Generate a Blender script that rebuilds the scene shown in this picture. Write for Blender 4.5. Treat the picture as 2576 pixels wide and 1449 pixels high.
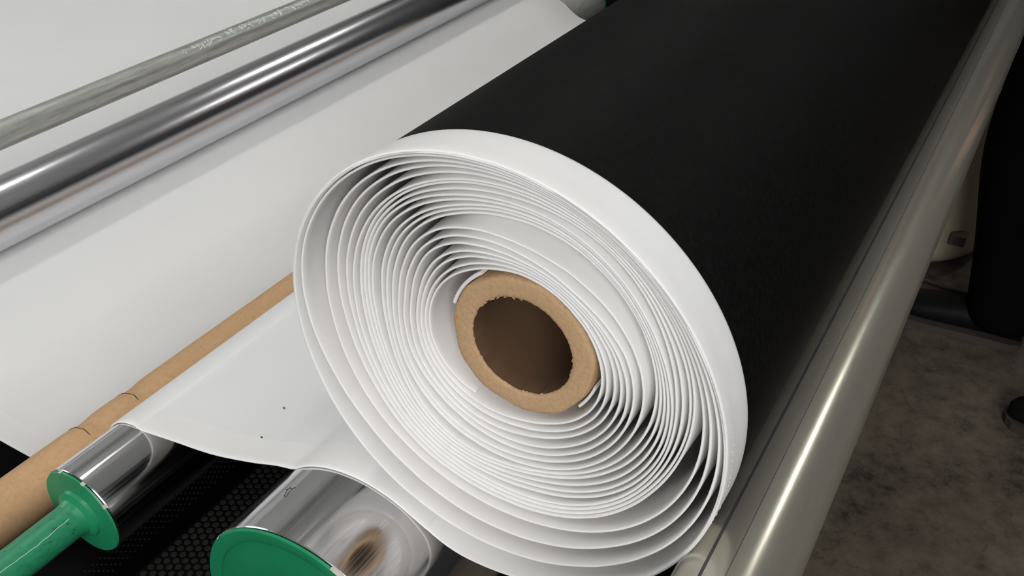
import bpy, bmesh, math, random
import numpy as np
from mathutils import Vector, Matrix

for o in list(bpy.data.objects):
    bpy.data.objects.remove(o)
random.seed(7)
SC = bpy.context.scene
COL = SC.collection
H = 0.909            # height of the fabric roll's axis above the floor
PI = math.pi

# ---------------------------------------------------------------- camera
cam = bpy.data.cameras.new('camera')
cam.sensor_width = 36.0
cam.lens = 2450.0 / 2576.0 * 36.0
cam.clip_start = 0.01
cam_o = bpy.data.objects.new('camera', cam)
COL.objects.link(cam_o)
rt = Vector((0.86681641, 0.49862742, 0.0))
up = Vector((-0.27555056, 0.47901848, 0.83343457))
fw = Vector((-0.41557333, 0.72243476, -0.55261815))
cam_o.matrix_world = Matrix(((rt.x, up.x, -fw.x, 0.2536), (rt.y, up.y, -fw.y, -0.41), (rt.z, up.z, -fw.z, 0.3913 + H), (0, 0, 0, 1)))
SC.camera = cam_o

# ---------------------------------------------------------------- light
world = bpy.data.worlds.new('world')
SC.world = world
world.use_nodes = True
world.node_tree.nodes['Background'].inputs[0].default_value = (0.9, 0.95, 1.0, 1)
world.node_tree.nodes['Background'].inputs[1].default_value = 0.3
SC.view_settings.view_transform = 'Standard'
SC.view_settings.look = 'None'
SC.view_settings.gamma = 1.0
SC.view_settings.use_curve_mapping = False
SC.view_settings.exposure = -0.28

def area(name, loc, aim, sx, sy, power, col):
    l = bpy.data.lights.new(name, 'AREA')
    l.shape = 'RECTANGLE'; l.size = sx; l.size_y = sy; l.energy = power; l.color = col
    o = bpy.data.objects.new(name, l); COL.objects.link(o)
    o.location = loc
    o.rotation_euler = (Vector(aim) - Vector(loc)).to_track_quat('-Z', 'Y').to_euler()
    return o
area('window_daylight', (-4.38, -0.6, 2.25), (0, -0.6, 2.25), 3.0, 1.9, 45, (0.95, 0.98, 1.0))
area('window_daylight_front', (2.3, -3.88, 2.9), (2.0, 0, 2.6), 3.0, 1.9, 290, (0.98, 0.99, 1.0))

# ---------------------------------------------------------------- materials
def mat(name, col, rough=0.5, metal=0.0, spec=0.5):
    m = bpy.data.materials.new(name); m.use_nodes = True
    b = m.node_tree.nodes['Principled BSDF']
    b.inputs['Base Color'].default_value = (*col, 1)
    b.inputs['Roughness'].default_value = rough
    b.inputs['Metallic'].default_value = metal
    b.inputs['Specular IOR Level'].default_value = spec
    return m
def nd(m, t, **kw):
    n = m.node_tree.nodes.new(t)
    for k, v in kw.items():
        if k in n.inputs: n.inputs[k].default_value = v
        else: setattr(n, k, v)
    return n
def lk(m, a, b): m.node_tree.links.new(a, b)
def coords(m, scale=(1, 1, 1), space='Object'):
    tc = nd(m, 'ShaderNodeTexCoord'); mp = nd(m, 'ShaderNodeMapping')
    mp.inputs['Scale'].default_value = scale
    lk(m, tc.outputs[space], mp.inputs['Vector'])
    return mp.outputs['Vector']
def ramp(m, src, stops):
    r = nd(m, 'ShaderNodeValToRGB')
    e = r.color_ramp.elements
    while len(e) < len(stops): e.new(0.5)
    for el, (p, c) in zip(e, stops):
        el.position = p; el.color = (*c, 1) if len(c) == 3 else c
    lk(m, src, r.inputs[0])
    return r.outputs[0]
def bsdf(m): return m.node_tree.nodes['Principled BSDF']
def noise(m, vec, scale, detail=4, rough=0.55):
    n = nd(m, 'ShaderNodeTexNoise'); n.inputs['Scale'].default_value = scale
    n.inputs['Detail'].default_value = detail; n.inputs['Roughness'].default_value = rough
    lk(m, vec, n.inputs['Vector'])
    return n.outputs['Fac']
def bump(m, src, strength, dist):
    b = nd(m, 'ShaderNodeBump'); b.inputs['Strength'].default_value = strength; b.inputs['Distance'].default_value = dist
    lk(m, src, b.inputs['Height']); lk(m, b.outputs['Normal'], bsdf(m).inputs['Normal'])

M = {}
m = M['white'] = mat('white_vinyl', (0.80, 0.785, 0.77), 0.5, 0, 0.25)
v = coords(m)
lk(m, ramp(m, noise(m, v, 9, 3), [(0.3, (0.79, 0.768, 0.75)), (0.7, (0.82, 0.798, 0.78))]), bsdf(m).inputs['Base Color'])
bump(m, noise(m, v, 500, 2), 0.06, 0.0005)
bsdf(m).inputs['Subsurface Weight'].default_value = 0.35
bsdf(m).inputs['Subsurface Radius'].default_value = (1.0, 0.9, 0.8)
bsdf(m).inputs['Subsurface Scale'].default_value = 0.004
m = M['web'] = mat('white_vinyl_web', (0.74, 0.74, 0.735), 0.5, 0, 0.22)
v = coords(m)
lk(m, ramp(m, noise(m, v, 5, 3), [(0.3, (0.755, 0.752, 0.745)), (0.7, (0.785, 0.78, 0.772))]), bsdf(m).inputs['Base Color'])
m = M['black'] = mat('black_vinyl', (0.004, 0.004, 0.004), 0.60, 0, 0.085)
v = coords(m)
vo = nd(m, 'ShaderNodeTexVoronoi'); vo.inputs['Scale'].default_value = 420; lk(m, v, vo.inputs['Vector'])
lk(m, ramp(m, noise(m, v, 300, 2), [(0.35, (0.0025, 0.0025, 0.0024)), (0.75, (0.006, 0.006, 0.0056))]), bsdf(m).inputs['Base Color'])
bump(m, vo.outputs['Distance'], 0.22, 0.0005)
m = M['card'] = mat('cardboard', (0.42, 0.27, 0.15), 0.75, 0, 0.25)
v = coords(m, (1, 1, 1))
n1 = noise(m, v, 170, 8, 0.8)
lk(m, ramp(m, n1, [(0.25, (0.45, 0.265, 0.135)), (0.5, (0.545, 0.34, 0.18)), (0.8, (0.60, 0.39, 0.215))]), bsdf(m).inputs['Base Color'])
bump(m, noise(m, v, 250, 4), 0.3, 0.001)
m = M['core'] = mat('core_board', (0.42, 0.30, 0.18), 0.85, 0, 0.2)
v = coords(m, (1, 1, 1))
lk(m, ramp(m, noise(m, v, 330, 8, 0.75), [(0.22, (0.22, 0.135, 0.07)), (0.42, (0.43, 0.275, 0.15)), (0.72, (0.52, 0.35, 0.205))]), bsdf(m).inputs['Base Color'])
bump(m, noise(m, v, 380, 5), 0.5, 0.001)
m = M['core_in'] = mat('core_bore_shade', (0.10, 0.056, 0.03), 0.8, 0, 0.2)  # board colour darkened to paint in the shade inside the bore
m = M['crease'] = mat('crease_line', (0.12, 0.075, 0.04), 0.9)
m = M['chrome'] = mat('chrome', (0.74, 0.74, 0.75), 0.1, 1.0)
v = coords(m, (90, 1.5, 90))
lk(m, ramp(m, noise(m, v, 5, 5, 0.65), [(0.35, (0.07,) * 3), (0.7, (0.26,) * 3)]), bsdf(m).inputs['Roughness'])
m = M['tube'] = mat('satin_tube', (0.66, 0.66, 0.69), 0.22, 1.0)
v = coords(m, (160, 0.12, 160))
lk(m, ramp(m, noise(m, v, 4, 3, 0.5), [(0.3, (0.22,) * 3), (0.75, (0.28,) * 3)]), bsdf(m).inputs['Roughness'])
m = M['galv'] = mat('galvanised', (0.50, 0.51, 0.48), 0.42, 0.65)
v = coords(m, (1, 0.12, 1))
lk(m, ramp(m, noise(m, v, 180, 8, 0.7), [(0.3, (0.34, 0.34, 0.31)), (0.55, (0.50, 0.505, 0.47)), (0.8, (0.60, 0.61, 0.57))]), bsdf(m).inputs['Base Color'])
lk(m, ramp(m, noise(m, v, 90, 6), [(0.3, (0.34,) * 3), (0.7, (0.52,) * 3)]), bsdf(m).inputs['Roughness'])
m = M['bar'] = mat('steel_bar', (0.53, 0.50, 0.42), 0.24, 0.72)
v = coords(m, (25, 0.3, 25))
lk(m, ramp(m, noise(m, v, 4, 3, 0.5), [(0.3, (0.20,) * 3), (0.75, (0.27,) * 3)]), bsdf(m).inputs['Roughness'])
m = M['green'] = mat('green_paint', (0.012, 0.20, 0.085), 0.38, 0, 0.5)
v = coords(m)
lk(m, ramp(m, noise(m, v, 14, 4), [(0.3, (0.012, 0.20, 0.084)), (0.7, (0.016, 0.245, 0.108))]), bsdf(m).inputs['Base Color'])
m = M['green_spk'] = mat('green_paint_speckled', (0.012, 0.2, 0.085), 0.42, 0, 0.5)
v = coords(m, (1, 0.6, 1))
lk(m, ramp(m, noise(m, v, 260, 3, 0.5), [(0.30, (0.004, 0.03, 0.014)), (0.37, (0.016, 0.205, 0.095)), (0.8, (0.026, 0.265, 0.128))]), bsdf(m).inputs['Base Color'])
M['chip'] = mat('bare_metal_chip', (0.50, 0.48, 0.43), 0.6, 0.2)
M['bedblack'] = mat('bed_black', (0.003, 0.003, 0.003), 0.6, 0, 0.1)
M['stud'] = mat('stud_grey', (0.022, 0.022, 0.020), 0.7, 0, 0.1)
M['dot'] = mat('dot_grey', (0.06, 0.06, 0.06), 0.7, 0, 0.1)
M['seam'] = mat('pipe_stencil', (0.64, 0.69, 0.67), 0.6, 0, 0.4)
M['scratch'] = mat('dark_mark', (0.05, 0.05, 0.05), 0.6)
m = M['floor'] = mat('concrete', (0.22, 0.185, 0.15), 0.7, 0, 0.3)
v = coords(m)
na = noise(m, v, 3.5, 8, 0.65); nb = noise(m, v, 28, 8, 0.75)
mx = nd(m, 'ShaderNodeMath'); mx.operation = 'ADD'; lk(m, na, mx.inputs[0]); lk(m, nb, mx.inputs[1])
md = nd(m, 'ShaderNodeMath'); md.operation = 'MULTIPLY'; md.inputs[1].default_value = 0.5; lk(m, mx.outputs[0], md.inputs[0])
base = ramp(m, md.outputs[0], [(0.38, (0.030, 0.022, 0.017)), (0.46, (0.072, 0.055, 0.041)), (0.62, (0.115, 0.093, 0.069))])
vd = nd(m, 'ShaderNodeTexNoise'); vd.inputs['Scale'].default_value = 7; vd.inputs['Detail'].default_value = 5; lk(m, v, vd.inputs['Vector'])
va = nd(m, 'ShaderNodeVectorMath'); va.operation = 'MULTIPLY_ADD'; va.inputs[1].default_value = (0.35, 0.35, 0.35)
lk(m, vd.outputs['Color'], va.inputs[0]); lk(m, v, va.inputs[2])
vc = nd(m, 'ShaderNodeTexVoronoi'); vc.feature = 'DISTANCE_TO_EDGE'; vc.inputs['Scale'].default_value = 6.5; lk(m, va.outputs[0], vc.inputs['Vector'])
crack = ramp(m, vc.outputs['Distance'], [(0.0, (0.62,) * 3), (0.02, (1.0,) * 3)])
brk = ramp(m, noise(m, v, 11, 4), [(0.42, (1.0,) * 3), (0.66, (0.0,) * 3)])
mc = nd(m, 'ShaderNodeMix'); mc.data_type = 'RGBA'; mc.blend_type = 'LIGHTEN'; mc.inputs[0].default_value = 1.0
lk(m, crack, mc.inputs[6]); lk(m, brk, mc.inputs[7])
mm = nd(m, 'ShaderNodeMix'); mm.data_type = 'RGBA'; mm.blend_type = 'MULTIPLY'; mm.inputs[0].default_value = 1.0
lk(m, base, mm.inputs[6]); lk(m, mc.outputs[2], mm.inputs[7]); lk(m, mm.outputs[2], bsdf(m).inputs['Base Color'])
bump(m, nb, 0.2, 0.002)
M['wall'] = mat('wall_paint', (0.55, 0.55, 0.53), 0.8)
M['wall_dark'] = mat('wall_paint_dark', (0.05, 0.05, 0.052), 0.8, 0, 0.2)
M['ceil'] = mat('ceiling_paint', (0.6, 0.6, 0.58), 0.85)
M['frame'] = mat('window_frame', (0.7, 0.7, 0.7), 0.5)
M['trouser'] = mat('black_trousers', (0.0025, 0.0025, 0.003), 0.9, 0, 0.03)
M['shirt'] = mat('dark_jacket', (0.006, 0.006, 0.009), 0.9, 0, 0.05)
M['shoe'] = mat('black_shoe', (0.004, 0.004, 0.004), 0.6, 0, 0.12)
M['sole'] = mat('shoe_sole', (0.045, 0.035, 0.03), 0.7, 0, 0.3)
M['skin'] = mat('skin', (0.50, 0.28, 0.19), 0.5)
M['hair'] = mat('hair', (0.012, 0.009, 0.007), 0.6)
M['eye'] = mat('eye', (0.03, 0.02, 0.015), 0.2)
M['lip'] = mat('lip', (0.38, 0.14, 0.11), 0.45)
M['hose'] = mat('hose', (0.03, 0.028, 0.02), 0.6)
M['bin'] = mat('cream_plastic', (0.42, 0.365, 0.26), 0.6, 0, 0.3)
M['binshade'] = mat('bin_grip', (0.07, 0.06, 0.045), 0.7)
M['scrap'] = mat('scrap', (0.05, 0.045, 0.035), 0.8)
m = M['lamp'] = mat('lamp_tube', (1, 1, 1), 0.5)
bsdf(m).inputs['Emission Color'].default_value = (1.0, 0.99, 0.96, 1); bsdf(m).inputs['Emission Strength'].default_value = 45.0
m = M['pane'] = mat('window_pane', (0.85, 0.9, 0.95), 0.05)
bsdf(m).inputs['Emission Color'].default_value = (0.9, 0.95, 1.0, 1); bsdf(m).inputs['Emission Strength'].default_value = 1.0

# ---------------------------------------------------------------- helpers
WORLD = {}
def empty(name, loc, label=None, cat=None, group=None):
    o = bpy.data.objects.new(name, None); o.empty_display_size = 0.05
    COL.objects.link(o); o.location = loc; WORLD[o.name] = Vector(loc)
    tag(o, label, cat, group)
    return o
def tag(o, label=None, cat=None, group=None, kind=None):
    if label: o['label'] = label
    if cat: o['category'] = cat
    if group: o['group'] = group
    if kind: o['kind'] = kind
    return o
def mesh_obj(name, verts, faces, mats, parent=None, fm=None, smooth=True, org=None):
    """verts in world space; the object's origin goes to the base of its box"""
    V = [Vector(p) for p in verts]
    if org is None:
        lo = [min(p[i] for p in V) for i in range(3)]; hi = [max(p[i] for p in V) for i in range(3)]
        org = Vector(((lo[0] + hi[0]) / 2, (lo[1] + hi[1]) / 2, lo[2]))
    org = Vector(org)
    me = bpy.data.meshes.new(name)
    me.from_pydata([p - org for p in V], [], faces)
    for k in (mats if isinstance(mats, (list, tuple)) else [mats]): me.materials.append(M[k])
    if fm is not None: me.polygons.foreach_set('material_index', fm)
    me.polygons.foreach_set('use_smooth', [bool(smooth)] * len(me.polygons))
    me.update()
    o = bpy.data.objects.new(name, me); COL.objects.link(o)
    WORLD[o.name] = org
    if parent:
        o.parent = parent; o.location = org - WORLD[parent.name]
    else: o.location = org
    return o
def sharp(o, deg=35):
    me = o.data
    bm = bmesh.new(); bm.from_mesh(me)
    for e in bm.edges:
        if len(e.link_faces) == 2 and e.calc_face_angle(0) > math.radians(deg): e.smooth = False
    bm.to_mesh(me); bm.free()
    return o
class MB:
    def __init__(s): s.v = []; s.f = []; s.m = []
    def add(s, v, f, m=0):
        b = len(s.v); s.v += [tuple(p) for p in v]; s.f += [tuple(i + b for i in q) for q in f]; s.m += [m] * len(f)
    def box(s, a, b, m=0):
        (x0, y0, z0), (x1, y1, z1) = a, b
        s.add([(x0, y0, z0), (x1, y0, z0), (x1, y1, z0), (x0, y1, z0), (x0, y0, z1), (x1, y0, z1), (x1, y1, z1), (x0, y1, z1)],
              [(0, 3, 2, 1), (4, 5, 6, 7), (0, 1, 5, 4), (1, 2, 6, 5), (2, 3, 7, 6), (3, 0, 4, 7)], m)
    def lathe_y(s, cx, cz, prof, n=96, m=0, mlist=None, closed=False):
        """prof: list of (radius, y) turned about the line x=cx, z=cz"""
        V = []; F = []
        for r, y in prof:
            for k in range(n):
                a = 2 * PI * k / n; V.append((cx + r * math.cos(a), y, cz + r * math.sin(a)))
        b = len(s.v); s.v += V
        L = len(prof)
        for i in range(L if closed else L - 1):
            j = (i + 1) % L
            for k in range(n):
                q = (k + 1) % n
                s.f.append((b + i * n + k, b + i * n + q, b + j * n + q, b + j * n + k)); s.m.append(mlist[i] if mlist else m)
        if not closed:
            for i, rev in ((0, True), (L - 1, False)):
                if prof[i][0] > 1e-5:
                    f = [b + i * n + k for k in range(n)]
                    s.f.append(tuple(f[::-1]) if rev else tuple(f)); s.m.append(mlist[min(i, L - 2)] if mlist else m)
    def tube(s, pts, r, n=10, m=0):
        P = [Vector(p) for p in pts]; b = len(s.v); prev = None
        for i, p in enumerate(P):
            t = (P[min(i + 1, len(P) - 1)] - P[max(i - 1, 0)]).normalized()
            if prev is None: prev = t.orthogonal().normalized()
            u = (prev - t * prev.dot(t)).normalized(); w = t.cross(u); prev = u
            rr = r[i] if isinstance(r, (list, tuple)) else r
            for k in range(n):
                a = 2 * PI * k / n; s.v.append(tuple(p + (u * math.cos(a) + w * math.sin(a)) * rr))
        for i in range(len(P) - 1):
            for k in range(n):
                q = (k + 1) % n
                s.f.append((b + i * n + k, b + i * n + q, b + (i + 1) * n + q, b + (i + 1) * n + k)); s.m.append(m)
        s.f.append(tuple(b + k for k in range(n))[::-1]); s.m.append(m)
        s.f.append(tuple(b + (len(P) - 1) * n + k for k in range(n))); s.m.append(m)
    def build(s, name, mats, parent=None, smooth=True, deg=35):
        o = mesh_obj(name, s.v, s.f, mats, parent, s.m, smooth)
        if smooth: sharp(o, deg)
        return o
def catmull(P, n):
    P = [np.array(p, float) for p in P]; out = []
    for i in range(len(P) - 1):
        p0 = P[max(i - 1, 0)]; p1 = P[i]; p2 = P[i + 1]; p3 = P[min(i + 2, len(P) - 1)]
        for k in range(n):
            t = k / n
            out.append(0.5 * (2 * p1 + (p2 - p0) * t + (2 * p0 - 5 * p1 + 4 * p2 - p3) * t * t + (3 * p1 - p0 - 3 * p2 + p3) * t ** 3))
    out.append(P[-1]); return out

# ---------------------------------------------------------------- hall
def structure(o): o['kind'] = 'structure'; return o
X0, X1, Y0, Y1, ZC = -4.5, 4.5, -4.0, 6.0, 4.2
b = MB(); b.box((X0, Y0, -0.1), (X1, Y1, 0.0)); structure(b.build('floor', 'floor', smooth=False))
b = MB(); b.box((X0, Y0, ZC), (X1, Y1, ZC + 0.1)); structure(b.build('ceiling', 'ceil', smooth=False))
b = MB(); b.box((X0 - 0.1, Y0, 0), (X0, Y1, ZC)); structure(b.build('wall_left', 'wall', smooth=False))
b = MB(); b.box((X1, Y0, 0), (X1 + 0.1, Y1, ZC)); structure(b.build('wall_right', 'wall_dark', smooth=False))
b = MB(); b.box((X0, Y0 - 0.1, 0), (X1, Y0, ZC)); structure(b.build('wall_front', 'wall', smooth=False))
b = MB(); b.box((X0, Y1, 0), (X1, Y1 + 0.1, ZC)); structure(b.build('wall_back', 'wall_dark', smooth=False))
# two windows that let the daylight in
def window(name, c, axis):
    w, h, t = 3.1, 2.0, 0.04
    root = empty(name, (c[0], c[1], c[2] - h / 2)); root['kind'] = 'structure'
    def P(u, d, z): return (c[0] + d, c[1] + u, c[2] + z) if axis == 'x' else (c[0] + u, c[1] + d, c[2] + z)
    def bar(u0, u1, z0, z1, nm, mt, d0=0.002, d1=0.05):
        q = MB(); a = P(u0, d0, z0); e = P(u1, d1, z1)
        q.box(tuple(min(i, j) for i, j in zip(a, e)), tuple(max(i, j) for i, j in zip(a, e))); return q.build(nm, mt, root, smooth=False)
    bar(-w / 2, w / 2, -h / 2, -h / 2 + 0.05, 'window_frame', 'frame'); bar(-w / 2, w / 2, h / 2 - 0.05, h / 2, 'window_frame', 'frame')
    for u in (-w / 2, -w / 6, w / 6, w / 2 - 0.05): bar(u, u + 0.05, -h / 2 + 0.05, h / 2 - 0.05, 'window_frame', 'frame')
    for k in range(3): bar(-w / 2 + 0.05 + k * w / 3, -w / 2 + k * w / 3 + w / 3, -h / 2 + 0.05, h / 2 - 0.05, 'pane', 'pane', 0.004, 0.012)
window('window_1', (X0, -0.6, 2.25), 'x')
window('window_2', (2.3, Y0, 2.9), 'y')
# ceiling lamps
LAMPS = [(-1.5, 0.6, 'above the incoming sheet'), (1.0, -1.2, 'behind the photographer'), (-1.4, 4.0, 'beyond the far edge of the sheet'), (1.9, 4.2, 'added over the aisle to brighten the floor')]  # the aisle lamp is unseen, added to brighten the floor there
for lx, ly, wh in LAMPS:
    root = empty('ceiling_lamp', (lx, ly, ZC - 0.14), 'white fluorescent ceiling lamp ' + wh, 'lamp', 'fluorescent lamps on the hall ceiling')
    q = MB(); q.box((lx - 0.14, ly - 0.75, ZC - 0.07), (lx + 0.14, ly + 0.75, ZC - 0.001)); q.build('housing', 'frame', root, smooth=False)
    for s in (-1, 1):
        q = MB(); q.tube([(lx + s * 0.07, ly - 0.7, ZC - 0.1), (lx + s * 0.07, ly + 0.7, ZC - 0.1)], 0.02, 12); q.build('lamp_tube', 'lamp', root)
        for e in (-1, 1):
            q = MB(); q.box((lx + s * 0.07 - 0.02, ly + e * 0.715 - 0.014, ZC - 0.125), (lx + s * 0.07 + 0.02, ly + e * 0.715 + 0.014, ZC - 0.07)); q.build('lamp_socket', 'frame', root, smooth=False)

# ---------------------------------------------------------------- the fabric roll
YF = 1.57                    # far edge of the fabric
TH = 0.0017                  # fabric thickness at the hem
RT = np.array([1700,1772,1752,1706,1673,1643,1611,1583,1559,1539,1526,1520,1521,1527,1539,1558,1577,1589,1590,1578,1556,1537,1530,1528,1528,1529,1526,1521,1516,1517,1520,1520,1514,1501,1490,1485,1485,1489,1503,1527,1552,1567,1568,1548,1500,1439,1394,1371,1366,1371,1381,1391,1402,1420,1437,1446,1446,1441,1439,1439,1439,1442,1454,1473,1485,1472,1431,1376,1326,1291,1267,1249,1237,1235,1246,1271,1303,1335,1360,1378,1386,1387,1387,1390,1393,1396,1407,1423,1429,1413,1366,1303,1244,1205,1190,1189,1184,1175,1178,1196,1213,1223,1235,1264,1304,1335,1350,1357,1358,1357,1363,1371,1371,1351,1307,1247,1193,1162,1157,1163,1160,1150,1154,1174,1191,1202,1214,1241,1276,1300,1312,1323,1328,1322,1317,1315,1310,1293,1255,1205,1161,1136,1135,1142,1139,1129,1133,1153,1170,1181,1190,1206,1226,1246,1268,1290,1296,1290,1287,1290,1287,1266,1217,1157,1111,1095,1104,1118,1117,1108,1112,1132,1149,1160,1167,1174,1182,1198,1226,1256,1265,1252,1239,1242,1252,1241,1196,1136,1090,1074,1083,1097,1094,1073,1060,1071,1096,1122,1140,1150,1151,1149,1154,1170,1186,1191,1188,1196,1216,1216,1175,1115,1069,1053,1062,1076,1072,1047,1028,1034,1059,1087,1107,1118,1121,1123,1131,1148,1163,1165,1157,1159,1173,1174,1141,1090,1048,1032,1041,1055,1050,1020,993,990,1011,1040,1065,1082,1091,1096,1104,1116,1128,1130,1121,1116,1122,1115,1073,1019,985,983,1004,1028,1027,995,960,949,962,988,1018,1043,1060,1072,1082,1094,1104,1103,1092,1085,1088,1077,1037,988,960,961,983,1007,1006,974,939,926,934,951,974,1001,1026,1045,1059,1070,1073,1068,1057,1052,1052,1035,991,948,930,930,932,929,921,908,900,899,903,909,918,932,941,936,918,898,881,876,896,937,974,977,944,911,903,908,911,908,898,878,860,852,853,859,865,869,866,850,815,781,771,787,818,864,910,924,901,875,873,874,860,840,829,822,818,812,809,812,819,822,812,787,755,731,723,730,752,797,849,873,855,833,835,842,833,816,800,785,772,763,761,766,772,772,762,743,716,694,686,691,705,736,780,805,799,790,797,801,796,787,770,741,711,697,698,708,718,718,709,693,672,655,649,654,666,690,728,758,765,766,775,779,769,747,717,685,662,654,657,665,669,661,646,629,614,607,608,615,624,638,663,695,720,738,753,757,743,717,683,645,616,605,608,616,620,614,601,586,573,567,568,574,582,592,614,648,685,714,732,735,715,677,633]) * 1e-4       # edge radius along the spiral, 24 samples a turn, outermost first
NT = 20
SEG = 168
U0 = 0.022
THETA0 = math.radians(243.0)
U_tab = np.arange(len(RT)) / 24.0
def r_edge(u):
    x = np.clip(u * 24.0, 0, len(RT) - 1.001); i = int(x); t = x - i
    p0, p1, p2, p3 = RT[max(i - 1, 0)], RT[i], RT[i + 1], RT[min(i + 2, len(RT) - 1)]
    return 0.5 * (2 * p1 + (p2 - p0) * t + (2 * p0 - 5 * p1 + 4 * p2 - p3) * t * t + (3 * p1 - p0 - 3 * p2 + p3) * t ** 3)
def r_deep(u):
    return 0.0575 + 0.103 * (1 - u / 20.0) + (0.0115 * (1 - u / 0.35) ** 2 if u < 0.35 else 0)
def y_edge(u):
    return float(np.interp(u, [0, .9, 2, 3, 4, 8, 13, 20], [0, .001, .006, .011, .015, .022, .028, .042]))
def sm(t):
    t = min(max(t, 0.0), 1.0); return t * t * (3 - 2 * t)
def db(u):
    a = THETA0 + 2 * PI * u
    def bell(c, w): return math.exp(-((math.atan2(math.sin(a - math.radians(c)), math.cos(a - math.radians(c)))) / math.radians(w)) ** 2)
    return 0.017 + 0.40 * bell(-34, 20) + 0.25 * bell(138, 15)
def rad(u, dy):
    e = r_edge(u)
    if u < 1.02: k = sm(dy / 0.05); return e * (1 - k) + r_deep(u) * k
    if u < 2.0:
        k = sm(dy / 0.05) * (2.0 - u) / 0.98; return min(e * (1 - k) + r_deep(u) * k, rad(u - 1, dy) - TH * 1.06)
    return e
def thick(u, dy, k=1):                  # past the hem the wraps lie tight on one another
    if k == 0: return TH / 2
    sg = max(0.0, r_edge(u - 1) - r_edge(u) - 0.007)
    return TH / 2 + sm(dy / (db(u) + 4.0 * sg)) * max(0.0, rad(u - 1, dy) - rad(u, dy) - TH) * 0.95
rng = np.random.RandomState(3)
JIT = rng.normal(0, 1, 4000)
def yj(u):                              # slightly ragged cut edge
    x = u * 60; i = int(x); t = x - i
    return 0.00012 * (JIT[i] * (1 - t) + JIT[i + 1] * t)
def sp(u, off, y):
    a = THETA0 + 2 * PI * u; r = rad(u, y - y_edge(u)) + off
    return (r * math.cos(a), y, r * math.sin(a) + H)
roll = empty('fabric_roll', (0, 0.7, H - 0.17), 'thick roll of black vinyl fabric with white inside and loose wavy wound edge', 'fabric roll')
DEEP = [0.006, 0.014, 0.026, 0.04, 0.06, 0.12]
def wrap_mesh(name, ua, ub, parent, hem, mats):
    n = max(8, int(round((ub - ua) * SEG)))
    us = [ua + (ub - ua) * i / n for i in range(n + 1)]
    V = []; F = []; FM = []
    cols = []
    for u in us:
        ye = y_edge(u) + yj(u); h = TH / 2; uk = 0 if ua < 0.9 else 1
        ring = [sp(u, thick(u, 1, uk), YF)]
        ring += [sp(u, thick(u, d, uk), ye + d) for d in reversed(DEEP)]
        ring += [sp(u, h * 0.98, ye + 0.0011), sp(u, h * 0.72, ye + 0.0003), sp(u, 0, ye), sp(u, -h * 0.72, ye + 0.0003), sp(u, -h * 0.98, ye + 0.0011)]
        ring += [sp(u, -h, ye + d) for d in DEEP]
        ring += [sp(u, -h, YF)]
        cols.append(ring)
    L = len(cols[0])
    for ring in cols: V += ring
    nd_ = len(DEEP)
    for i in range(n):
        for k in range(L - 1):
            F.append((i * L + k, i * L + k + 1, (i + 1) * L + k + 1, (i + 1) * L + k))
            # outer side past the hem is black
            FM.append(1 if (k < nd_ - 2) else 0)
        F.append((i * L + L - 1, i * L, (i + 1) * L, (i + 1) * L + L - 1)); FM.append(1)
    return mesh_obj(name, V, F, mats, parent, FM, True)
for k in range(NT):
    ua = U0 if k == 0 else float(k)
    o = wrap_mesh('outer_wrap' if k == 0 else 'wrap', ua, min(k + 1.0, 19.98), roll, True, ['white', 'black'])
    if k == 0: outer = o; o['label'] = 'outermost wrap, black outside with white hem'
# white hem folded round the outer wrap's edge, and its weld dots
HW = 0.030
V = []; F = []
n = SEG
us = [0.12 + (1.0 - 0.12) * i / n for i in range(n + 1)]
for u in us:
    ye = y_edge(u); h = TH / 2
    prof = [(h + 0.0002, HW + 0.0004), (h + 0.0007, HW - 0.0004), (h + 0.0010, HW - 0.002), (h + 0.0010, 0.02), (h + 0.0010, 0.01), (h + 0.0009, 0.002), (h + 0.0005, 0.0004), (h - 0.0006, 0.0001), (h - 0.0006, 0.002), (h - 0.0002, HW)]
    V += [sp(u, a, ye + d) for a, d in prof]
L = 10
for i in range(n):
    for k in range(L):
        q = (k + 1) % L
        F.append((i * L + k, i * L + q, (i + 1) * L + q, (i + 1) * L + k))
hem = mesh_obj('hem', V, F, 'white', outer, None, True); hem['label'] = 'white hem band along the edge'
q = MB()
for i in range(46):
    u = 0.20 + 0.16 * i / 46 + random.uniform(-.001, .001); d = 0.009 + random.uniform(-.001, .001)
    c = Vector(sp(u, TH / 2 + 0.0010, y_edge(u) + d)); s = random.uniform(0.0005, 0.0009)
    V = []; F = []
    for a in range(3):
        for kk in range(6):
            ph = kk * PI / 3; rr = s * math.cos(a * PI / 5); hh = s * 0.5 * math.sin(a * PI / 5)
            an = THETA0 + 2 * PI * u
            V.append(c + Vector((math.cos(an) * hh - math.sin(an) * rr * math.cos(ph), rr * math.sin(ph), math.sin(an) * hh + math.cos(an) * rr * math.cos(ph))))
    for a in range(2):
        for kk in range(6): F.append((a * 6 + kk, a * 6 + (kk + 1) % 6, a * 6 + 6 + (kk + 1) % 6, a * 6 + 6 + kk))
    F.append(tuple(range(12, 18))); q.add(V, F)
wd = q.build('weld_dots', 'white', outer); tag(wd, 'row of tiny weld dots', kind='stuff')

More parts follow.
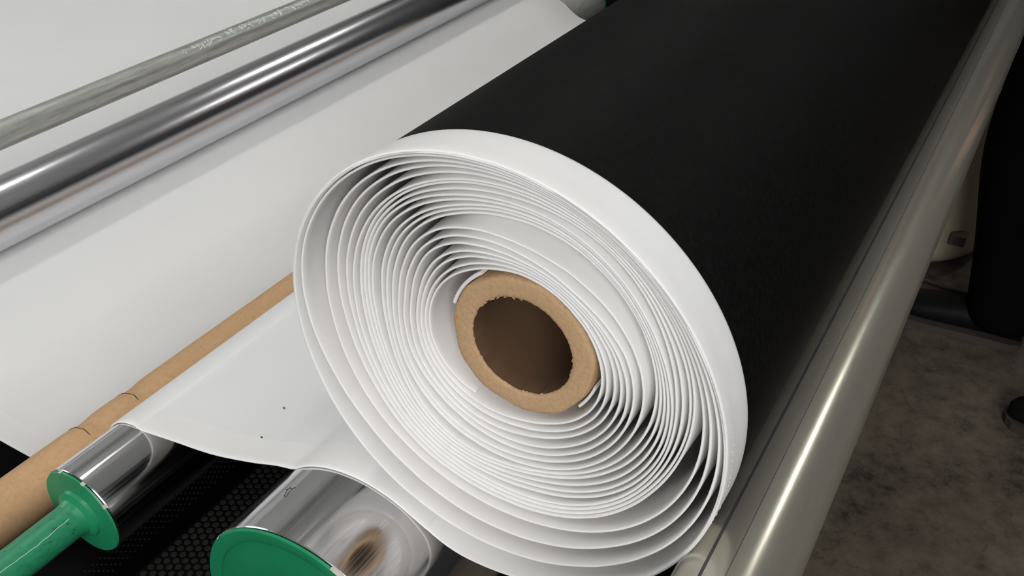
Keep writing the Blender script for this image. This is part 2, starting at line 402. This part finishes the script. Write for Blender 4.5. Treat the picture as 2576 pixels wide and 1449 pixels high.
# the white web running into the roll
def circ(cx, cz, r, degs): return [(cx + r * math.cos(math.radians(a)), cz + r * math.sin(math.radians(a))) for a in degs]
BIG = (-0.123, -0.243, 0.0990); SML = (-0.380, -0.250, 0.0440); TUB = (-0.502, -0.3080, 0.0285)
RL3 = (-0.772, -0.346, 0.0505); TB2 = (-0.860, -0.218, 0.0430); PIP = (-0.881, -0.132, 0.0175); BAR = (0.1712, -0.1005, 0.0355)
s0 = sp(U0, 0, y_edge(U0)); s0 = (s0[0], s0[2] - H)
prof = [s0] + circ(BIG[0], BIG[1], BIG[2] + 0.0014, [60, 70, 80, 90, 100, 110, 120, 129])
prof += [(-0.205, -0.170), (-0.235, -0.180), (-0.278, -0.1905), (-0.320, -0.1975)]
prof += circ(SML[0], SML[1], SML[2] + 0.0014, [76, 90, 105, 120, 135, 149])
prof += [(-0.448, -0.276)] + circ(TUB[0], TUB[1], TUB[2] + 0.0016, [-34, -55, -75, -92, -106])
prof += [(-0.550, -0.3375), (-0.600, -0.3365), (-0.660, -0.333), (-0.700, -0.3255), (-0.716, -0.3195), (-0.731, -0.310), (-0.747, -0.2985), (-0.763, -0.2905), (-0.80, -0.2785), (-0.860, -0.2640), (-1.0, -0.236), (-1.5, -0.135), (-2.6, 0.08)]
P2 = catmull(prof, 6)
ys = [0.0, 0.0008, 0.006, 0.014, 0.030, 0.04, 0.06, 0.12, 0.35, 0.7, 1.1, 1.45, YF - 0.0008, YF]
V = []; F = []
d0 = sp(U0, 0, 0.5); d0 = np.array((d0[0], d0[2] - H)) - np.array(s0)
T = []
for i, p in enumerate(P2):
    a = P2[max(i - 1, 0)]; c = P2[min(i + 1, len(P2) - 1)]; t = (c - a) / np.linalg.norm(c - a); T.append(np.array((t[1], -t[0])))   # upward normal
arc = 0
L = len(ys)
for side in (1, -1):
    arc = 0
    for i, p in enumerate(P2):
        if i: arc += float(np.linalg.norm(P2[i] - P2[i - 1]))
        for j, y in enumerate(ys):
            w = max(0, 1 - arc / 0.05) * sm((y - 0) / 0.06)
            edge = j in (0, L - 1)
            # the edge sags a little between the two rollers
            sag = 0.0025 * math.exp(-((p[0] + 0.29) / 0.05) ** 2) * (1 - sm(y / 0.25))
            q = p + d0 * w + T[i] * side * (TH / 2 * (0.6 if edge else 1))
            V.append((q[0], y, q[1] + H - sag))
n = len(P2); S = n * L; FM = []
for i in range(n - 1):
    for j in range(L - 1):
        a = i * L + j
        F.append((a, a + 1, a + L + 1, a + L)); F.append((S + a, S + a + L, S + a + L + 1, S + a + 1)); FM += [1 if j < 4 else 0, 1 if j < 4 else 2]
    a = i * L; F.append((a, a + L, S + a + L, S + a)); a += L - 1; F.append((a, S + a, S + a + L, a + L)); FM += [1, 1]
web = mesh_obj('incoming_sheet', V, F, ['web', 'white', 'black'], roll, FM, True); web['label'] = 'smooth white sheet running over the rollers into the roll'
q = MB()
for (x, y) in [(-0.262, 0.072), (-0.250, 0.030)]:
    zz = float(np.interp(-x, [-p[0] for p in P2], [p[1] for p in P2])) + H + TH / 2
    q.box((x - .0008, y - .0005, zz - .001), (x + .0008, y + .0005, zz + .0002))
tag(q.build('dust_specks', 'scratch', roll, smooth=False), 'dark dust specks on the sheet', kind='stuff')

# ---------------------------------------------------------------- cardboard core in the roll
core = empty('cardboard_core', (0, 0.8, H - 0.055), 'thick-walled brown cardboard core in the middle of the fabric roll', 'cardboard core')
q = MB(); NN = 160
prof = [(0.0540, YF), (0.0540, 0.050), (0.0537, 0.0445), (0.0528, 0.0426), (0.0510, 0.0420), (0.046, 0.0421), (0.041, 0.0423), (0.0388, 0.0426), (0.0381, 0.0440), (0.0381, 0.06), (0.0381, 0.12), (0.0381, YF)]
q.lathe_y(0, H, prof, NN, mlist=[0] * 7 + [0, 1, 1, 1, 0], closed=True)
rg = random.Random(5)
V2 = []
for i, (x, y, z) in enumerate(q.v):
    ri, k = divmod(i, NN)
    if 2 <= ri <= 8:
        j = rg.uniform(-1, 1)
        r = math.hypot(x, z - H); a = math.atan2(z - H, x)
        if ri in (7, 8): r -= max(0, rg.gauss(-0.0002, 0.0006))
        if ri in (2, 3): r += 0.0006 * math.sin(a * 5 + 1) + 0.0004 * math.sin(a * 11)
        if ri in (3, 4, 5, 6, 7): y += 0.00025 * j
        x, z = r * math.cos(a), H + r * math.sin(a)
    V2.append((x, y, z))
mesh_obj('board_wall', V2, q.f, ['core', 'core_in'], core, q.m, True)
q = MB()
for i in range(34):                                     # frayed paper fibres round the bore
    a = rg.choice([rg.uniform(2.3, 4.1), rg.uniform(2.3, 4.1), rg.uniform(1.0, 2.3), rg.uniform(3.9, 5.0)]); r = 0.0381
    p = Vector((r * math.cos(a), 0.0430, H + r * math.sin(a)))
    d = Vector((-math.cos(a), rg.uniform(-.3, .6), -math.sin(a))) * rg.uniform(.0003, .0011) + Vector((-math.sin(a), 0, math.cos(a))) * rg.uniform(-.002, .002)
    q.tube([p - d * 0.5, p + d * 0.4, p + d], [0.0005, 0.0005, 0.0002], 5)
tag(q.build('frayed_fibres', 'core', core), 'torn paper fibres round the bore', kind='stuff')
# loose inner end of the fabric beside the core
q = MB()
for a0, a1, r0, r1, yy in ((126, 166, 0.0546, 0.0574, 0.0475), (-42, -18, 0.0546, 0.0568, 0.0480)):
    base = len(q.v); n = 14
    for i in range(n + 1):
        f = i / n; a = math.radians(a0 + (a1 - a0) * f); lift = 0.0012 * f ** 2 if a0 > 0 else 0.0008 * (1 - f) ** 2
        for rr_, y in ((r0 + lift, yy + 0.0006), (r0 + lift + 0.0006, yy), (r1 + lift - 0.0006, yy), (r1 + lift, yy + 0.0006), (r1 + lift, 0.30), (r0 + lift, 0.30)):
            q.v.append((rr_ * math.cos(a), y, H + rr_ * math.sin(a)))
    for i in range(n):
        for k in range(6):
            kk = (k + 1) % 6; q.f.append((base + i * 6 + k, base + i * 6 + kk, base + (i + 1) * 6 + kk, base + (i + 1) * 6 + k)); q.m.append(0)
    q.f.append(tuple(base + k for k in range(6))[::-1]); q.m.append(0)
    q.f.append(tuple(base + n * 6 + k for k in range(6))); q.m.append(0)
q.build('inner_tab', 'white', roll)

# ---------------------------------------------------------------- rollers
def roller(name, c, y0, y1, label, kind):
    cx, cz, r = c; cz += H
    root = empty(name, (cx, (y0 + y1) / 2, cz - r), label, 'roller')
    q = MB(); q.lathe_y(cx, cz, [(r - 0.0006, y0 + 0.0001), (r, y0 + 0.0009), (r, y1 - 0.0009), (r - 0.0006, y1 - 0.0001)], 128); q.build('roller_shell', 'galv' if kind == 'far' else 'chrome', root)
    if kind == 'big':
        q = MB(); q.lathe_y(cx, cz, [(r - 0.0015, y0 - 0.0002), (r - 0.0004, y0 - 0.0012), (r - 0.002, y0 - 0.0026), (r - 0.0115, y0 - 0.0028), (r - 0.0130, y0 - 0.0018), (r - 0.0155, y0 + 0.005), (r - 0.019, y0 + 0.0095), (r - 0.026, y0 + 0.0115), (r - 0.040, y0 + 0.0120), (0.026, y0 + 0.0120), (0.020, y0 + 0.0120), (0.0, y0 + 0.0120)], 128)
        q.v = [(x, y, z) for x, y, z in q.v]
        q.build('end_cap', 'green', root)
        q = MB(); q.lathe_y(cx, cz, [(0.019, y0 + 0.0115), (0.019, -0.30)], 48); q.build('shaft', 'green_spk', root)
    else:
        q = MB(); q.lathe_y(cx, cz, [(r - 0.002, y0 - 0.0002), (r - 0.0003, y0 - 0.0010), (r - 0.0012, y0 - 0.0026), (0.030, y0 - 0.0030), (0.0245, y0 - 0.0035), (0.0235, y0 - 0.0065), (0.0185, y0 - 0.0095), (0.0170, y0 - 0.013), (0.0166, y0 - 0.016)], 96); q.build('end_cap', 'green', root)
        q = MB(); q.lathe_y(cx, cz, [(0.0166, y0 - 0.0155), (0.0166, -0.30)], 48); q.build('shaft', 'green_spk', root)
        if kind == 'small':
            q = MB()                                           # scraped line along the shaft
            yy = y0 - 0.02; a = math.radians(52)
            while yy > -0.19:
                yn = yy - random.uniform(.002, .005); a2 = a + random.uniform(-.03, .03)
                q.tube([(cx + 0.0167 * math.cos(a), yy, cz + 0.0167 * math.sin(a)), (cx + 0.0167 * math.cos(a2), yn - 0.0003, cz + 0.0167 * math.sin(a2))], 0.0003, 5); yy = yn; a = a2
            tag(q.build('scrape', 'seam', root), 'pale scraped line along the green shaft', kind='stuff')
    # worn bare-metal chips round the rim
    q = MB(); rr = random.Random(int(r * 1e4))
    spans = {'big': [(16, 46, 10), (58, 66, 2), (128, 150, 1)], 'small': [(30, 70, 4), (90, 110, 1)], 'far': []}[kind]
    for a0, a1, cnt in spans:
        for _ in range(cnt):
            a = math.radians(rr.uniform(a0, a1)); w = rr.uniform(.05, .13); hh = rr.uniform(.0002, .0005) if kind == 'small' else rr.uniform(.0006, .0016)
            V = []; k = 9
            for i in range(k):
                t = a + w * (i / (k - 1) - .5); env = math.sin(PI * (i + .3) / (k - .4)) * rr.uniform(.5, 1)
                V += [(cx + (r - 0.0002) * math.cos(t), y0 - 0.0014, cz + (r - 0.0002) * math.sin(t)), (cx + (r + 0.00015) * math.cos(t), y0 + hh * 0.6 * env, cz + (r + 0.00015) * math.sin(t)), (cx + (r - 0.0003 - hh * env) * math.cos(t), y0 - 0.0030, cz + (r - 0.0003 - hh * env) * math.sin(t))]
            F = []
            for i in range(k - 1):
                b0 = i * 3; F += [(b0, b0 + 3, b0 + 4, b0 + 1), (b0, b0 + 2, b0 + 5, b0 + 3)]
            q.add(V, F)
    if spans: tag(q.build('paint_chips', 'chip', root), 'chipped paint showing pale metal round the rim', kind='stuff')
    # far end
    q = MB(); q.lathe_y(cx, cz, [(r - 0.002, y1 + 0.0002), (r - 0.0003, y1 + 0.0012), (r - 0.0012, y1 + 0.012), (0.022, y1 + 0.0125), (0.0166, y1 + 0.02), (0.0166, 1.80)], 64); q.build('far_end_cap', 'green', root)
    return root
roller('chrome_roller', BIG, -0.0715, 1.645, 'large chrome roller with dished green end cap under the fabric roll', 'big')
roller('chrome_roller', SML, -0.0700, 1.645, 'small chrome roller with green flange and green shaft beside cardboard tube', 'small')
roller('guide_roller', RL3, -0.0700, 1.735, 'dull roller showing past the far edge of the white sheet', 'far')
# scratch scribble on the big roller
q = MB(); cx, cz, r = BIG[0], BIG[1] + H, BIG[2]
def onbig(a, y): return (cx + (r + 0.0001) * math.cos(math.radians(a)), y, cz + (r + 0.0001) * math.sin(math.radians(a)))
for aa, yy, da, dy in [(116, -0.024, -2.5, -.012), (117, -.028, -5, .003), (115, -.031, -3, -.006), (113.5, -.026, -1.5, -.010)]:
    q.tube([onbig(aa, yy), onbig(aa + da * .5 + .4, yy + dy * .5), onbig(aa + da, yy + dy)], 0.00022, 5)
tag(q.build('scratch_mark', 'scratch', bpy.data.objects['chrome_roller']), 'small dark scribbled scratch', kind='stuff')

# right-hand support bar
cx, cz, r = BAR[0], BAR[1] + H, BAR[2]
bar = empty('steel_bar', (cx, 0.7, cz - r), 'shiny steel support bar running along the right side of the fabric roll', 'roller')
q = MB(); q.lathe_y(cx, cz, [(r - 0.001, -0.22), (r, -0.219), (r, 1.749), (r - 0.001, 1.75)], 128); q.build('bar_shell', 'bar', bar)
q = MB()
for ad, hw in ((113.0, 0.0011), (90.0, 0.0002)):  # wider dark line and a hair-thin scratch, both along the bar
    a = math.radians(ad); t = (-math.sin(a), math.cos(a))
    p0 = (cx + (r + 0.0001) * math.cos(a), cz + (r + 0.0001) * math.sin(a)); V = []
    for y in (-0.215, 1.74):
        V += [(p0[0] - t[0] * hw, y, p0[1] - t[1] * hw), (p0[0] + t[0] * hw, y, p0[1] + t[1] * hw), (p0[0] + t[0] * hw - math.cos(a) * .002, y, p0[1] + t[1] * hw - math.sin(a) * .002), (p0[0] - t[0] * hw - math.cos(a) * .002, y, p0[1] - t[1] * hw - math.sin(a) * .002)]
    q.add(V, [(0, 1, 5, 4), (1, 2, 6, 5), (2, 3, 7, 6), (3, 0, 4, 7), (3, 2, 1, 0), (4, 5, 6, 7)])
q.build('dark_lines', 'scratch', bar, smooth=False)['label'] = 'dark line and thin scratch along the bar'
for ya, yb in ((-0.34, -0.2205), (1.7505, 1.83)):
    q = MB(); q.lathe_y(cx, cz, [(0.016, ya), (0.016, yb)], 32); q.build('shaft', 'bedblack', bar)
    q = MB(); y0 = -0.34 if ya < 0 else 1.80
    q.box((0.035, y0, cz - 0.028), (cx + 0.03, y0 + 0.03, cz + 0.028)); q.box((-0.015, y0, H - 0.355), (0.035, y0 + 0.03, cz + 0.028)); q.build('bracket', 'bedblack', bar, smooth=False)

# tubes over the sheet
cx, cz, r = TB2[0], TB2[1] + H, TB2[2]
t2 = empty('polished_tube', (cx, 0.7, cz - r), 'wide polished steel tube lying across the white sheet', 'tube')
q = MB(); q.lathe_y(cx, cz, [(r - 0.004, 1.79), (r - 0.004, -0.29), (r - 0.0006, -0.2902), (r, -0.289), (r, 1.789), (r - 0.0006, 1.7902)], 128, closed=True); q.build('tube_shell', 'tube', t2)
cx, cz, r = PIP[0], PIP[1] + H, PIP[2]
pp = empty('galvanised_pipe', (cx, 0.7, cz - r), 'thin galvanised pipe with worn pale stencil marks above the polished tube', 'pipe')
q = MB(); q.lathe_y(cx, cz, [(r - 0.003, 1.80), (r - 0.003, -0.31), (r - 0.0003, -0.3102), (r, -0.3095), (r, 1.7995), (r - 0.0003, 1.8002)], 64, closed=True); q.build('pipe_wall', 'galv', pp)
# the stencil on the pipe is worn past reading: short pale strokes in a row
q = MB(); rr = random.Random(11)
yy = 0.56
def onp(a, y): return (cx + (r + 0.00005) * math.cos(math.radians(a)), y, cz + (r + 0.00005) * math.sin(math.radians(a)))
while yy < 1.30:
    wch = rr.uniform(.006, .010)
    for _ in range(rr.choice([4, 5, 6, 6])):
        a = rr.uniform(40, 66); y1_ = yy + rr.uniform(0, wch); a2 = a + rr.uniform(-14, 14); y2_ = yy + rr.uniform(0, wch)
        q.tube([onp(a, y1_), onp((a + a2) / 2, (y1_ + y2_) / 2), onp(a2, y2_)], rr.uniform(.0006, .0011), 5)
    yy += wch + (rr.uniform(.001, .003) if rr.random() > .13 else rr.uniform(.008, .016))
tag(q.build('stencil_marks', 'seam', pp), 'worn pale stencil marks', kind='stuff')

# cardboard tube lying in the dip of the sheet
cx, cz, r = TUB[0], TUB[1] + H, TUB[2]
ct = empty('cardboard_tube', (cx, 0.7, cz - r), 'long brown cardboard tube lying in the dip of the white sheet', 'cardboard tube')
NN = 64; V = []; F = []
ysx = sorted(set([-0.26, -0.2, -0.15, -0.1, -0.06] + [-0.06 + 0.006 * i for i in range(1, 60)] + [0.35, 0.5, 0.8, 1.1, 1.4, 1.61]))
def creased(y): return 0.0022 * math.exp(-((y - 0.022) / 0.012) ** 2) + 0.0020 * math.exp(-((y - 0.086) / 0.014) ** 2)
for y in ysx:
    for k in range(NN):
        a = 2 * PI * k / NN
        rr_ = r - creased(y - 0.012 * math.sin(a)) * (0.5 + 0.5 * math.cos(a - math.radians(120)))
        V.append((cx + rr_ * math.cos(a), y, cz + rr_ * math.sin(a)))
for y in (ysx[-1], ysx[0]):
    for k in range(NN):
        a = 2 * PI * k / NN; V.append((cx + (r - 0.004) * math.cos(a), y, cz + (r - 0.004) * math.sin(a)))
L = len(ysx) + 2
for i in range(L):
    j = (i + 1) % L
    for k in range(NN):
        kk = (k + 1) % NN; F.append((i * NN + k, i * NN + kk, j * NN + kk, j * NN + k))
sharp(mesh_obj('tube_wall', V, F, 'card', ct), 50)
q = MB()
for yc in (0.022, 0.086, -0.085):
    pts = []
    for k in range(15):
        a = math.radians(65 + 115 * k / 14)
        if yc < 0: a = math.radians(110 + 40 * k / 14)
        y = yc + 0.012 * math.sin(a) - 0.012 + random.uniform(-.0008, .0008)
        rr_ = r - creased(y - 0.012 * math.sin(a)) * (0.5 + 0.5 * math.cos(a - math.radians(120)))
        pts.append((cx + rr_ * math.cos(a), y, cz + rr_ * math.sin(a)))
    q.tube(pts, [0.0002] + [0.0007] * 13 + [0.0002], 5)
tag(q.build('crease_lines', 'crease', ct), 'thin dark crease lines across the tube', kind='stuff')

# ---------------------------------------------------------------- machine frame and bed
mf = empty('machine_frame', (-0.4, 0.75, 0.0), 'black machine frame with dotted bed panels under the rollers', 'machine')
for y0 in (-0.34, 1.80):
    q = MB(); q.box((-1.25, y0, H - 0.46), (-0.02, y0 + 0.03, H - 0.19)); q.box((-0.02, y0, H - 0.46), (0.03, y0 + 0.03, H - 0.36)); q.box((-1.25, y0, H - 0.19), (-0.83, y0 + 0.03, H - 0.10)); q.build('side_plate', 'bedblack', mf, smooth=False)
    for x in (-1.2, -0.09):
        q = MB(); q.box((x, y0 - 0.02, 0), (x + 0.08, y0 + 0.05, H - 0.461)); q.build('leg', 'bedblack', mf, smooth=False)
for x in (-1.19, -0.2):
    q = MB(); q.box((x, -0.308, H - 0.60 if x == -0.2 else 0.15), (x + 0.06, 1.798, H - 0.54 if x == -0.2 else 0.21)); q.build('cross_beam', 'bedblack', mf, smooth=False)
q = MB(); q.box((-1.2, -0.305, H - 0.462), (0.05, 1.795, H - 0.450)); bed = q.build('bed_panel', 'bedblack', mf, smooth=False); bed['label'] = 'black bed panel with fine grey dots'
XA = -0.377
q = MB(); q.box((XA, -0.300, H - 0.449), (0.0, 1.79, H - 0.360)); strip = q.build('stud_panel', 'bedblack', mf, smooth=False); strip['label'] = 'black raised panel covered in round grey studs'
# round studs in staggered rows
sv = []; sf = []; NS = 12
for rr_, hz in ((0.0034, 0.0), (0.0033, 0.0005), (0.0028, 0.0008)):
    for k in range(NS): sv.append((rr_ * math.cos(2 * PI * k / NS), rr_ * math.sin(2 * PI * k / NS), hz))
for i in range(2):
    for k in range(NS): sf.append((i * NS + k, i * NS + (k + 1) % NS, (i + 1) * NS + (k + 1) % NS, (i + 1) * NS + k))
sf.append(tuple(range(2 * NS, 3 * NS)))
sme = bpy.data.meshes.new('stud'); sme.from_pydata(sv, [], sf); sme.materials.append(M['stud']); sme.update()
cnt = 0
for i in range(8):
    for j in range(37):
        x = XA + 0.006 + i * 0.0078; y = -0.165 + j * 0.009 + (i % 2) * 0.0045
        o = bpy.data.objects.new('stud', sme); COL.objects.link(o); o.parent = strip
        o.location = Vector((x, y, H - 0.36)) - WORLD[strip.name]; cnt += 1
q = MB()
def dots(x0, x1, y0, y1):
    i = 0; x = x0
    while x < x1:
        y = y0 + (i % 4) * 0.0025
        while y < y1:
            q.add([(x + 0.0009 * math.cos(k * PI / 3), y + 0.0013 * math.sin(k * PI / 3), H - 0.4494) for k in range(6)] + [(x + 0.0009 * math.cos(k * PI / 3), y + 0.0013 * math.sin(k * PI / 3), H - 0.4500) for k in range(6)],
                  [tuple(range(6))] + [(k, k + 6, (k + 1) % 6 + 6, (k + 1) % 6) for k in range(6)])
            y += 0.0103
        x += 0.0043; i += 1
dots(-0.5035, -0.474, -0.22, 0.33)
dots(-0.62, -0.565, -0.20, 0.1)
tag(q.build('fine_dots', 'dot', bed, smooth=False), 'fine grey dots on the bed', kind='stuff')

# ---------------------------------------------------------------- things on the floor
bx, by = 0.030, 2.035
bn = empty('round_bin', (bx, by, 0.0), 'cream round-bottomed bin standing on the floor behind the trouser leg', 'bin')
def lathe_z(prof, n, cx, cy):
    V = []; F = []
    for r_, z in prof:
        for k in range(n): V.append((cx + r_ * math.cos(2 * PI * k / n), cy + r_ * math.sin(2 * PI * k / n), z))
    for i in range(len(prof) - 1):
        for k in range(n): F.append((i * n + k, i * n + (k + 1) % n, (i + 1) * n + (k + 1) % n, (i + 1) * n + k))
    F.append(tuple(range(n))[::-1]); F.append(tuple((len(prof) - 1) * n + k for k in range(n)))
    return V, F
V, F = lathe_z([(0.15, 0.012), (0.185, 0.02), (0.205, 0.04), (0.213, 0.07), (0.222, 0.25), (0.232, 0.46), (0.240, 0.465), (0.240, 0.485), (0.228, 0.487), (0.222, 0.46), (0.205, 0.06), (0.15, 0.03)], 48, bx, by)
sharp(mesh_obj('bin_body', V, F, 'bin', bn), 50)
V, F = lathe_z([(0.165, 0.0005), (0.17, 0.004), (0.17, 0.010), (0.16, 0.014)], 48, bx, by)
mesh_obj('foot_ring', V, F, 'hose', bn)
q = MB(); q.box((bx + 0.13, by - 0.19, 0.10), (bx + 0.165, by - 0.155, 0.125)); q.build('grip', 'binshade', bn, smooth=False)
q = MB(); pts = catmull([(-0.5, 1.88, 0.007), (0.0, 1.835, 0.007), (0.139, 1.812, 0.007), (0.232, 1.800, 0.007), (0.33, 1.80, 0.007), (0.6, 1.85, 0.007), (0.9, 2.2, 0.007)], 8)
q.tube([tuple(p) for p in pts], 0.006, 10); tag(q.build('cable', 'hose'), 'thin dark cable lying on the floor between bin and shoe', 'cable')

# ---------------------------------------------------------------- person in black at the far right
per = empty('person', (0.38, 1.52, 0.0), 'person in black trousers and black shoes standing behind the steel bar', 'person')
def skin_obj(name, pts, edges, root, m, parent, sub=2):
    me = bpy.data.meshes.new(name + '_s'); me.from_pydata([p[0] for p in pts], edges, []); me.update()
    o = bpy.data.objects.new(name + '_s', me); COL.objects.link(o)
    md = o.modifiers.new('skin', 'SKIN'); md.use_smooth_shade = True
    for i, p in enumerate(pts):
        rr = p[1]; me.skin_vertices[0].data[i].radius = rr if isinstance(rr, tuple) else (rr, rr)
        me.skin_vertices[0].data[i].use_root = (i == root)
    sb = o.modifiers.new('sub', 'SUBSURF'); sb.levels = sub; sb.render_levels = sub
    dg = bpy.context.evaluated_depsgraph_get(); dg.update()
    em = bpy.data.meshes.new_from_object(o.evaluated_get(dg))
    V = [tuple(v.co) for v in em.vertices]; F = [tuple(p.vertices) for p in em.polygons]
    bpy.data.objects.remove(o)
    return mesh_obj(name, V, F, m, parent)
# joints (faces -x; the figure's right side is +y)
hipR, kneeR, ankR = (0.325, 1.61, 0.90), (0.265, 1.635, 0.48), (0.315, 1.652, 0.10)
hipL, kneeL, ankL = (0.375, 1.43, 0.90), (0.45, 1.39, 0.48), (0.60, 1.375, 0.11)
pel, belly, chest, neck = (0.37, 1.52, 0.95), (0.355, 1.52, 1.12), (0.33, 1.52, 1.34), (0.30, 1.52, 1.49)
head0, head1, head2 = (0.285, 1.52, 1.57), (0.27, 1.52, 1.64), (0.275, 1.52, 1.71)
shR, elR, wrR = (0.33, 1.69, 1.40), (0.42, 1.78, 1.13), (0.40, 1.78, 0.88)
shL, elL, wrL = (0.33, 1.35, 1.40), (0.44, 1.27, 1.13), (0.44, 1.26, 0.88)
def hand(pts, edges, wi, w, d, side):
    """palm and five fingers growing from the wrist vertex wi; d = direction, side = thumb side"""
    d = Vector(d).normalized(); s = Vector(side).normalized(); c = d.cross(s).normalized(); w = Vector(w)
    def put(p, r): pts.append((tuple(p), r)); return len(pts) - 1
    pa = put(w + d * 0.035, 0.024); edges.append((wi, pa)); pb = put(w + d * 0.072, 0.025); edges.append((pa, pb))
    for i, (off, ln) in enumerate(((0.027, .072), (0.009, .08), (-0.009, .074), (-0.026, .058))):
        k0 = put(w + d * 0.090 + s * off, 0.0095); edges.append((pb, k0))
        k1 = put(w + d * (0.090 + ln * .5) + s * off * 1.08 + c * 0.008, 0.0085); edges.append((k0, k1))
        k2 = put(w + d * (0.090 + ln * .92) + s * off * 1.1 + c * 0.026, 0.007); edges.append((k1, k2))
    t0 = put(w + d * 0.045 + s * 0.034, 0.0115); edges.append((pa, t0))
    t1 = put(w + d * 0.075 + s * 0.050 + c * .008, 0.0095); edges.append((t0, t1))
    t2 = put(w + d * 0.100 + s * 0.054 + c * .018, 0.008); edges.append((t1, t2))
P = [(pel, (0.125, 0.09)), (belly, (0.115, 0.085)), (chest, (0.14, 0.095)), (neck, 0.052), (head0, 0.062), (head1, 0.083), (head2, 0.080),
     (hipR, 0.075), (kneeR, 0.05), (ankR, 0.03), (hipL, 0.075), (kneeL, 0.05), (ankL, 0.03),
     (shR, 0.05), (elR, 0.038), (wrR, 0.025), (shL, 0.05), (elL, 0.038), (wrL, 0.025)]
E = [(0, 1), (1, 2), (2, 3), (3, 4), (4, 5), (5, 6), (0, 7), (7, 8), (8, 9), (0, 10), (10, 11), (11, 12), (2, 13), (13, 14), (14, 15), (2, 16), (16, 17), (17, 18)]
hand(P, E, 15, wrR, (-0.15, -0.03, -0.97), (-0.9, -0.3, 0.2)); hand(P, E, 18, wrL, (-0.25, 0.05, -0.95), (-0.9, 0.3, 0.2))
skin_obj('body', P, E, 0, 'skin', per)
skin_obj('trousers', [((pel[0], pel[1], 0.99), (0.165, 0.125)), (pel, (0.170, 0.13)), (hipR, 0.118), (kneeR, 0.098), ((0.300, 1.648, 0.25), 0.09), ((0.318, 1.652, 0.10), 0.088), ((0.320, 1.652, 0.03), 0.088), (hipL, 0.118), (kneeL, 0.095), ((0.54, 1.38, 0.25), 0.09), ((0.60, 1.375, 0.10), 0.088), ((0.60, 1.375, 0.03), 0.088)],
         [(0, 1), (1, 2), (2, 3), (3, 4), (4, 5), (5, 6), (1, 7), (7, 8), (8, 9), (9, 10), (10, 11)], 1, 'trouser', per)
skin_obj('jacket', [((0.365, 1.52, 0.93), (0.175, 0.135)), (belly, (0.16, 0.125)), (chest, (0.18, 0.125)), ((0.305, 1.52, 1.465), 0.072), (shR, 0.072), (elR, 0.058), (tuple(Vector(elR).lerp(Vector(wrR), .93)), 0.044), (shL, 0.072), (elL, 0.058), (tuple(Vector(elL).lerp(Vector(wrL), .93)), 0.044)],
         [(0, 1), (1, 2), (2, 3), (2, 4), (4, 5), (5, 6), (2, 7), (7, 8), (8, 9)], 1, 'shirt', per)
# hair and face
q = MB(); V = []; F = []; na, nb = 20, 12
for i in range(nb + 1):
    t = PI * 0.62 * i / nb
    for k in range(na):
        a = 2 * PI * k / na; fr = max(0, -math.cos(a))
        tt = t * (1 - 0.42 * fr ** 2)
        V.append((0.285 + 0.098 * math.sin(tt) * math.cos(a), 1.52 + 0.086 * math.sin(tt) * math.sin(a), 1.675 + 0.105 * math.cos(tt)))
for i in range(nb):
    for k in range(na): F.append((i * na + k, (i + 1) * na + k, (i + 1) * na + (k + 1) % na, i * na + (k + 1) % na))
mesh_obj('hair', V, F, 'hair', per)
for s in (-1, 1):
    q = MB(); q.tube([(0.196, 1.52 + s * 0.031, 1.655), (0.190, 1.52 + s * 0.031, 1.655)], [0.010, 0.006], 10); q.build('eye', 'eye', per)
    q = MB(); q.tube([(0.30, 1.52 + s * 0.079, 1.655), (0.295, 1.52 + s * 0.092, 1.645), (0.285, 1.52 + s * 0.088, 1.615)], [0.012, 0.014, 0.006], 8); q.build('ear', 'skin', per)
q = MB(); q.tube([(0.192, 1.52, 1.655), (0.178, 1.52, 1.63), (0.172, 1.52, 1.612), (0.19, 1.52, 1.604)], [0.007, 0.010, 0.014, 0.008], 10); q.build('nose', 'skin', per)
q = MB(); q.tube([(0.200, 1.497, 1.578), (0.191, 1.52, 1.576), (0.200, 1.543, 1.578)], [0.002, 0.006, 0.002], 8); q.build('mouth', 'lip', per)
# shoes
def shoe(heel, yc, lab):
    secs = [(0.000, .030, .060), (-0.02, .037, .085), (-0.06, .038, .088), (-0.10, .040, .082), (-0.15, .044, .074), (-0.20, .047, .066), (-0.245, .043, .058), (-0.272, .030, .048), (-0.284, .014, .038)]
    V = []; F = []; n = 16
    for dx, w, h in secs:
        for k in range(n):
            a = 2 * PI * k / n; c, s = math.cos(a), math.sin(a)
            V.append((heel + dx, yc + w * (abs(c) ** .8) * (1 if c > 0 else -1), 0.016 + (h - 0.016) * (0.5 + 0.5 * (abs(s) ** .8) * (1 if s > 0 else -1))))
    for i in range(len(secs) - 1):
        for k in range(n): F.append((i * n + k, (i + 1) * n + k, (i + 1) * n + (k + 1) % n, i * n + (k + 1) % n))
    F.append(tuple(range(n))); F.append(tuple(range((len(secs) - 1) * n, len(secs) * n))[::-1])
    o = mesh_obj('shoe', V, F, 'shoe', per); o['label'] = lab
    out = [(heel + dx, yc + (w + .005)) for dx, w, h in secs] + [(heel - 0.290, yc)] + [(heel + dx, yc - (w + .005)) for dx, w, h in reversed(secs)] + [(heel + 0.006, yc)]
    V = [(x, y, z) for z in (0.0005, 0.018) for x, y in out]; N = len(out)
    F = [(k, (k + 1) % N, N + (k + 1) % N, N + k) for k in range(N)] + [tuple(range(N))[::-1], tuple(range(N, 2 * N))]
    so = mesh_obj('sole', V, F, 'sole', o, None, False)
shoe(0.365, 1.655, 'black shoe with toe behind the steel bar')
shoe(0.655, 1.375, 'black shoe nearer the camera')
